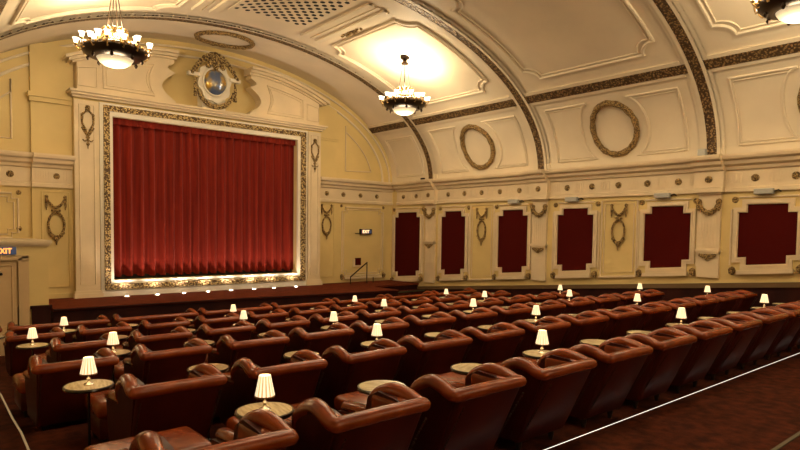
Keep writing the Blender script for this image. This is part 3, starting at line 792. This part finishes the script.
b = MB(); b.tube([(p3.x, p3.y, STG), (p3.x, p3.y, p3.z)], .016, 8); b.build('post', M['bronze'], e0)
b = MB(); b.tube([p1, p2], .022, 8, dome=True); b.build('rail', M['bronze'], e0)
# footlights in the stage floor
for k, px_ in enumerate([127, 157.5, 184, 208, 231, 254, 274, 296]):
    x = at(px_, 292, 15.06).x
    e0 = empty('footlight', (x, 15.06, STG)); tag(e0, 'small recessed lit footlight in the stage floor, %s from the left' % ORD[k], 'footlight', 'footlights in the stage floor')
    b = MB(); b.lathe([(.075, 0), (.07, .012), (.055, .014)], 14, (x, 15.06, STG)); b.build('bezel', M['chrome'], e0, smooth=True)
    b = MB(); b.lathe([(.048, .010), (.035, .022), (.004, .026)], 12, (x, 15.06, STG)); b.build('lens', M['spotl'], e0, smooth=True)
    lamp('SPOT', 'footlight_beam', (0, 0, .06), E_FOOT, (1, .80, .62), .03, e0, (R(166), 0, 0), spot=R(104))

# ------------------------------------------------------------------ light strips on the step edges
b = MB(); b.box(.82, XR-.1, 2.578, 2.586, -1.616, -1.6085)
tag(b.build('light_strip', M['led']), 'thin white light strip along the step behind the nearest row of armchairs', 'light strip')
AL = [(.60, 2.6, -1.66), (.68, 4.0, -1.735), (.765, 5.47, -1.778), (.785, 5.95, -1.785), (.809, 6.63, -1.84), (.854, 7.89, -1.892), (.86, 9.3, -1.99), (.86, 11.0, -2.15)]
b = MB()
n = len(AL); m = n-1
b.add([(XL, y, z) for x, y, z in AL]+list(AL)+[(x, y, -2.55) for x, y, z in AL]+[(XL, y, -2.55) for x, y, z in AL],
      [(i, i+1, n+i+1, n+i) for i in range(m)]+[(n+i, n+i+1, 2*n+i+1, 2*n+i) for i in range(m)]+[(0, n, 2*n, 3*n), (m, 3*n+m, 2*n+m, n+m)]+[(2*n+i, 2*n+i+1, 3*n+i+1, 3*n+i) for i in range(m)]+[(3*n+i, 3*n+i+1, i+1, i) for i in range(m)])
struct(b.build('floor_aisle', M['carpet']))
b = MB(); b.tube([(x+.006, y, z+.002) for x, y, z in AL], .009, 6)
tag(b.build('edge_strip', M['leddim']), 'dim brass edge strip along the aisle carpet at the lower left', 'edge strip')
b = MB(); b.box(1.0, XR-.1, 1.475, 1.505, -1.61, -1.602)
tag(b.build('edge_strip', M['edge']), 'dull olive metal strip across the carpet at the lower right corner', 'edge strip')

# ------------------------------------------------------------------ armchairs
def make_seat(name, hw=.328, h=.715, wing=.026):
    root = empty(name, (0, 0, 0), True)
    L = dict(local=True, smooth=True)
    b = MB()      # leaning back, narrower at the foot
    hb = hw-.04
    b.rhex([(-hb, .27, .09), (hb, .27, .09), (hb, .40, .09), (-hb, .40, .09), (-hw+.03, .01, h-.05), (hw-.03, .01, h-.05), (hw-.03, .14, h-.03), (-hw+.03, .14, h-.03)], .03, 3)
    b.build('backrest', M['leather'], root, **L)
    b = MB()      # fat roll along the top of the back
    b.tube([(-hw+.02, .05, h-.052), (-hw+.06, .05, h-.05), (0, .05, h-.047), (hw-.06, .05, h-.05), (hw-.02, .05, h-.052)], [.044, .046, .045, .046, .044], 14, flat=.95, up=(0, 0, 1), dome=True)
    b.build('back_roll', M['leather_lit'], root, **L)
    for s in (-1, 1):
        b = MB()  # side panel carrying wing and arm
        xo, xi = s*(hw-.015), s*(hw-.125); bo, bi = s*(hw-.05), s*(hw-.115)
        prof = [(.29, .09), (.06, h-.06), (.20, h-.03), (.35, h-.02), (.45, h-.075), (.49, .50), (.78, .47), (.80, .09)]
        n = len(prof); vs = []
        for x_t, x_b in ((xo, bo), (xi, bi)):
            for y, z in prof: u = min(1, z/.6); vs.append((x_b+(x_t-x_b)*u, y, z))
        b.add(vs, [list(range(n)), list(range(n, 2*n))]+[(i, (i+1) % n, n+(i+1) % n, n+i) for i in range(n)])
        b.build('side_panel', M['leather'], root, **L)
        b = MB()
        x = s*(hw-.055)
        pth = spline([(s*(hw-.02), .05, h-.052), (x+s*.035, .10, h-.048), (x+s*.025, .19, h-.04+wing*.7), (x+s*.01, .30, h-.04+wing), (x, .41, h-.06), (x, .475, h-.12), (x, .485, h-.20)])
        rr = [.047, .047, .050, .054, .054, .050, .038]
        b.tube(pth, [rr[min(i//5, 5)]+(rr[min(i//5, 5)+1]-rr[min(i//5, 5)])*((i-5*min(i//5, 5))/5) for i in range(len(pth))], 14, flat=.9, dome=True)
        b.build('wing', M['leather_lit'], root, **L)
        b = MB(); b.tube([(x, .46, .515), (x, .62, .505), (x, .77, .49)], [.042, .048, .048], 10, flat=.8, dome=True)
        b.build('armrest', M['leather_lit'], root, **L)
        b = MB(); b.rbox(*sorted((s*(hw-.03), s*(hw-.135))), .10, .43, .44, h-.03, .045, 4); b.build('wing_pad', M['leather_lit'], root, **L)
        for y in (.34, .74):
            b = MB(); b.lathe([(.016, 0), (.026, .05), (.03, .10)], 8, (s*(hw-.12), y, 0)); b.build('foot', M['foot'], root, **L)
    nc = 1 if hw < .6 else 2
    for k in range(nc):
        w_ = 2*(hw-.10)/nc; x0 = -(hw-.10)+k*w_
        b = MB(); b.rbox(x0+.005, x0+w_-.005, .27, .80, .27, .43, .05, 4); b.build('seat_cushion', M['leather'], root, **L)
    b = MB(); b.rbox(-hw+.13, hw-.13, .30, .78, .10, .27, .02, 2); b.build('seat_base', M['leather'], root, **L)
    for s in (-1, 1):      # nail heads down the back edges
        b = MB(); b.tube([(s*(hb-.012), .267, .14), (s*(hw-.042), .012, h-.13)], .002, 5)
        for i in range(20):
            u = i/19; z = .14+(h-.26)*u; hwz = hb-.012+(hw-.042-hb+.012)*u; y = .268-.257*(z-.14)/(h-.27)
            b.ball((s*hwz, y-.002, z), .0075, 6)
        b.build('nail_trim', M['bronze'], root, **L)
    return root
FL = {1: -1.68, 2: -1.79, 3: -1.896, 4: -2.045, 5: -2.19, 6: -2.30}
RY = {1: 2.47, 2: 4.14, 3: 5.79, 4: 7.54, 5: 9.37}
RX = {1: (1.14, .899, 12), 2: (1.525, .897, 13), 3: (1.21, .896, 13), 4: (1.68, .896, 12), 5: (1.45, .90, 12)}
ROWN = {1: 'nearest row to camera', 2: 'second row from camera', 3: 'third row from camera', 4: 'fourth row from camera', 5: 'fifth row from camera'}
chair = make_seat('club_armchair'); cc = cache_tree(chair)
first = True
for r in range(1, 6):
    x0, st, n = RX[r]
    for k in range(n):
        o = chair if first else copy_tree(chair, cc); first = False
        o.location = (x0+st*k, RY[r], FL[r]+CZ)
        o.rotation_euler = (0, 0, R(random.uniform(-1.2, 1.2)))
        tag(o, 'brown leather club armchair, %s from left, %s' % (ORD[k], ROWN[r]), 'armchair', 'leather armchairs in the '+ROWN[r])
sofa = make_seat('leather_sofa', .72, .72, .03); sc_ = cache_tree(sofa)
for k, x in enumerate([.85, 2.42, 4.0, 5.58, 7.15, 8.73, 10.3, 11.88]):
    o = sofa if k == 0 else copy_tree(sofa, sc_)
    o.location = (x-.35, 11.02, FL[6]+CZ)
    tag(o, 'brown leather two-seat sofa, %s from the left in the front row by the stage' % ORD[k], 'sofa', 'leather sofas in the front row by the stage')
# footstools
def make_stool():
    root = empty('footstool', (0, 0, 0), True); L = dict(local=True, smooth=True)
    b = MB(); b.rbox(-.33, .33, -.22, .22, .24, .38, .05, 4); b.build('cushion', M['leather_lit'], root, **L)
    b = MB(); b.rbox(-.31, .31, -.20, .20, .07, .25, .02, 2); b.build('stool_base', M['leather'], root, **L)
    for sx in (-1, 1):
        for sy in (-1, 1):
            b = MB(); b.lathe([(.014, 0), (.022, .04), (.026, .08)], 8, (sx*.26, sy*.15, 0)); b.build('foot', M['foot'], root, **L)
    return root
stool = make_stool(); stc = cache_tree(stool); first = True
for r in range(1, 5):
    x0, st, n = RX[r]
    for k in range(n):
        o = stool if first else copy_tree(stool, stc); first = False
        o.location = (x0+st*k, RY[r]+1.18, FL[r]+CZ)
        tag(o, 'leather footstool before the %s armchair from left, %s' % (ORD[k], ROWN[r]), 'footstool', 'leather footstools in the '+ROWN[r])

# ------------------------------------------------------------------ tables and lamps
TH = .63
def make_table():
    root = empty('side_table', (0, 0, 0), True); L = dict(local=True, smooth=True)
    b = MB(); b.lathe([(.150, TH-.004), (.158, TH), (.02, TH+.001)], 28); b.build('tabletop', M['tabletop'], root, **L)
    b = MB(); b.lathe([(.10, TH-.028), (.165, TH-.024), (.172, TH-.012), (.168, TH-.001), (.157, TH-.001)], 28); b.build('table_rim', M['darkrim'], root, **L)
    b = MB(); b.lathe([(.010, .02), (.010, TH-.03), (.04, TH-.026)], 10); b.build('pedestal', M['darkrim'], root, **L)
    b = MB(); b.lathe([(.04, 0), (.04, .01), (.016, .025)], 16); b.build('table_foot', M['darkrim'], root, **L)
    return root
def make_lamp():
    root = empty('table_lamp', (0, 0, 0), True); L = dict(local=True, smooth=True)
    b = MB(); b.lathe([(.040, 0), (.041, .006), (.036, .012), (.020, .016), (.012, .026)], 16); b.build('lamp_base', M['chrome'], root, **L)
    b = MB(); b.lathe([(.012, .024), (.008, .034), (.016, .044), (.018, .052), (.009, .062), (.007, .075), (.011, .084), (.007, .10), (.006, .15)], 12); b.build('stem', M['chrome'], root, **L)
    b = MB(); n = 56; vs = []; fs = []
    for j, (r, z) in enumerate(((.063, .096), (.050, .162), (.037, .232))):
        for k in range(n):
            rr = r*(1+.045*(-1)**k); a = 2*pi*k/n; vs.append((rr*math.cos(a), rr*math.sin(a), z))
    for j in range(2):
        for k in range(n): fs.append((j*n+k, j*n+(k+1) % n, (j+1)*n+(k+1) % n, (j+1)*n+k))
    b.add(vs, fs); sh_ = b.build('lamp_shade', M['shade'], root, local=True)
    b = MB(); b.tube([(.064*math.cos(a), .064*math.sin(a), .096) for a in [2*pi*k/24 for k in range(24)]], .0032, 6, closed=True)
    for k in range(24): a = 2*pi*k/24; b.ball((.064*math.cos(a), .064*math.sin(a), .090), .0042, 6)
    b.build('braid', M['trimshade'], sh_, **L)
    b = MB(); b.ball((0, 0, .17), .02, 10, sz=1.3); b.build('bulb', M['cup'], root, **L)
    return root
table = make_table(); tcache = cache_tree(table); tl = make_lamp(); lcache = cache_tree(tl)
ft = fl_ = True
for r in range(1, 6):
    x0, st, n = RX[r]
    for k in range(0, n+1):
        x = x0+st*(k-.5)
        if r == 3 and k == 0: continue
        if r in (3, 5): lit = (k % 3 == 1)
        else: lit = (k % 3 == 0)
        if r == 1:
            if k == 0: continue
            lit = (k % 3 == 1)
        if k == n and r not in (3, 4, 5): continue
        dx = -.015 if k == 0 else (.03 if (r == 1 and k == 1) else (.008 if r == 1 else 0))
        yy = RY[r]+.625
        place = 'left of the %s armchair' % ORD[k] if k < n else 'right of the last armchair'
        o = table if ft else copy_tree(table, tcache); ft = False
        o.location = (x+dx, yy, FL[r]+CZ)
        o.rotation_euler = (0, 0, random.uniform(0, 3))
        tag(o, 'round side table %s, %s, %s' % ('with a lamp' if lit else 'without lamp', place, ROWN[r]), 'side table', 'side tables in the '+ROWN[r])
        if lit:
            l = tl if fl_ else copy_tree(tl, lcache); fl_ = False
            l.location = (x+dx, yy, FL[r]+TH+CZ); l.scale = (.88, .88, .88)
            tag(l, 'lit pleated table lamp %s, %s' % (place, ROWN[r]), 'table lamp', 'pleated-shade table lamps in the '+ROWN[r])
            lamp('POINT', 'lamp_glow', (0, 0, .262), E_TAB, (1, .68, .34), .03, l)

# ------------------------------------------------------------------ chandeliers
def make_chandelier():
    root = empty('chandelier', (0, 0, 0), True); L = dict(local=True, smooth=True)
    b = MB(); b.lathe([(.13, .06), (.13, 0), (.11, -.03), (.05, -.05), (.06, -.10), (.10, -.13), (.09, -.17), (.03, -.19)], 16); b.build('canopy', M['bronze'], root, **L)
    b = MB()
    for k in range(4):
        b = MB(); a = pi/4+pi/2*k; b.tube([(.05*math.cos(a), .05*math.sin(a), -.15), (.15*math.cos(a), .15*math.sin(a), -.84)], .008, 6)
        b.build('hanging_rod', M['bronze'], root, **L)
    b = MB()      # pierced crown
    b.tube([(.19*math.cos(a), .19*math.sin(a), -.86) for a in [2*pi*i/24 for i in range(24)]], .02, 8, closed=True)
    for k in range(12):
        a = 2*pi*k/12; b.ball((.19*math.cos(a), .19*math.sin(a), -.82), .042, 8, sz=1.7)
        b.tube([(.17*math.cos(a), .17*math.sin(a), -.86), (.26*math.cos(a), .26*math.sin(a), -.96), (.40*math.cos(a), .40*math.sin(a), -1.12)], .011, 6)
    b.build('crown', M['brass'], root, **L)
    b = MB()      # deep bronze ring
    b.lathe([(.33, -1.14), (.45, -1.07), (.51, -1.09), (.545, -1.15), (.53, -1.20), (.47, -1.26), (.37, -1.30), (.31, -1.29), (.31, -1.2), (.33, -1.14)], 36)
    b.build('ring', M['bronze'], root, **L)
    b = MB()
    for k in range(24):
        a = 2*pi*k/24; b.ball((.53*math.cos(a), .53*math.sin(a), -1.12), .03, 8); 
    b.tube([(.40*math.cos(a), .40*math.sin(a), -1.10) for a in [2*pi*i/30 for i in range(30)]], .016, 6, closed=True)
    b.build('ring_ornament', M['brass'], root, **L)
    for k in range(8):
        b = MB(); a = 2*pi*k/8+.2; b.lathe([(.012, -1.35), (.035, -1.31), (.02, -1.27), (.02, -1.24)], 8, (.44*math.cos(a), .44*math.sin(a), 0))
        b.build('knob', M['bronze'], root, **L)
    b = MB(); b.lathe([(.305, -1.27), (.30, -1.30), (.26, -1.36), (.19, -1.405), (.10, -1.43), (.01, -1.437)], 28); b.build('bowl', M['bowl'], root, **L)
    n = 14
    for k in range(n):
        a = 2*pi*k/n; c, s = math.cos(a), math.sin(a)
        rr, dz = (.575, .02) if k % 2 else (.62, -.03)
        b = MB(); b.tube([(.49*c, .49*s, -1.17), (.56*c, .56*s, -1.21), (rr*c, rr*s, -1.15), (rr*c, rr*s, -1.08+dz)], .012, 6)
        b.lathe([(.012, -1.10+dz), (.035, -1.085+dz), (.03, -1.07+dz), (.02, -1.06+dz)], 8, (rr*c, rr*s, 0)); ar = b.build('arm', M['brass'], root, **L)
        b = MB(); b.lathe([(.022, -1.065+dz), (.034, -1.045+dz), (.036, -1.02+dz), (.044, -.99+dz), (.058, -.975+dz), (.038, -.98+dz), (.02, -1.03+dz)], 12, (rr*c, rr*s, 0)); b.build('glass_shade', M['cup'], ar, **L)
    for k in range(6):
        a = 2*pi*k/6+.3; c, s = math.cos(a)*.33, math.sin(a)*.33
        b = MB(); b.tube([(c, s, -1.14), (c*1.1, s*1.1, -1.02), (c*1.1, s*1.1, -.98)], .012, 6); ar = b.build('arm', M['brass'], root, **L)
        b = MB(); b.lathe([(.030, -.985), (.042, -.95), (.052, -.90), (.066, -.88), (.045, -.885), (.02, -.96)], 12, (c*1.1, s*1.1, 0)); b.build('glass_shade', M['cup'], ar, **L)
    return root
ch = make_chandelier(); chc = cache_tree(ch)
CH = [(9.94, 11.56, 0, 'bronze chandelier with lit glass cups and alabaster bowl, nearest the right cove'),
      (3.07, 11.56, 0, 'bronze chandelier with lit glass cups and alabaster bowl, hanging before the left of the stage'),
      (9.94, 2.88, .12, 'bronze chandelier cut off by the top right corner of the photo'),
      (3.36, 3.0, 0, 'bronze chandelier over the rear left seats, out of the photo'),
      (9.94, -5.2, 0, 'bronze chandelier at the rear right of the hall, out of the photo'),
      (3.36, -5.2, 0, 'bronze chandelier at the rear left of the hall, out of the photo')]
for k, (x, y, dz, lab) in enumerate(CH):
    o = ch if k == 0 else copy_tree(ch, chc)
    z = V(y, tx(x)).z
    o.location = (x, y, z-.02+dz+CZ); o.rotation_euler = (0, 0, .2*k)
    tag(o, lab, 'chandelier', 'bronze chandeliers under the vault')
    lamp('POINT', 'chandelier_glow', (0, 0, -.72), E_CH, WARM, .22, o)
    lamp('SPOT', 'uplight', (0, 0, -.86), E_CH*2.0, WARM, .25, o, (R(180), 0, 0), spot=R(165))
    lamp('POINT', 'bowl_glow', (0, 0, -1.62), E_CH*.35, WARM, .2, o)
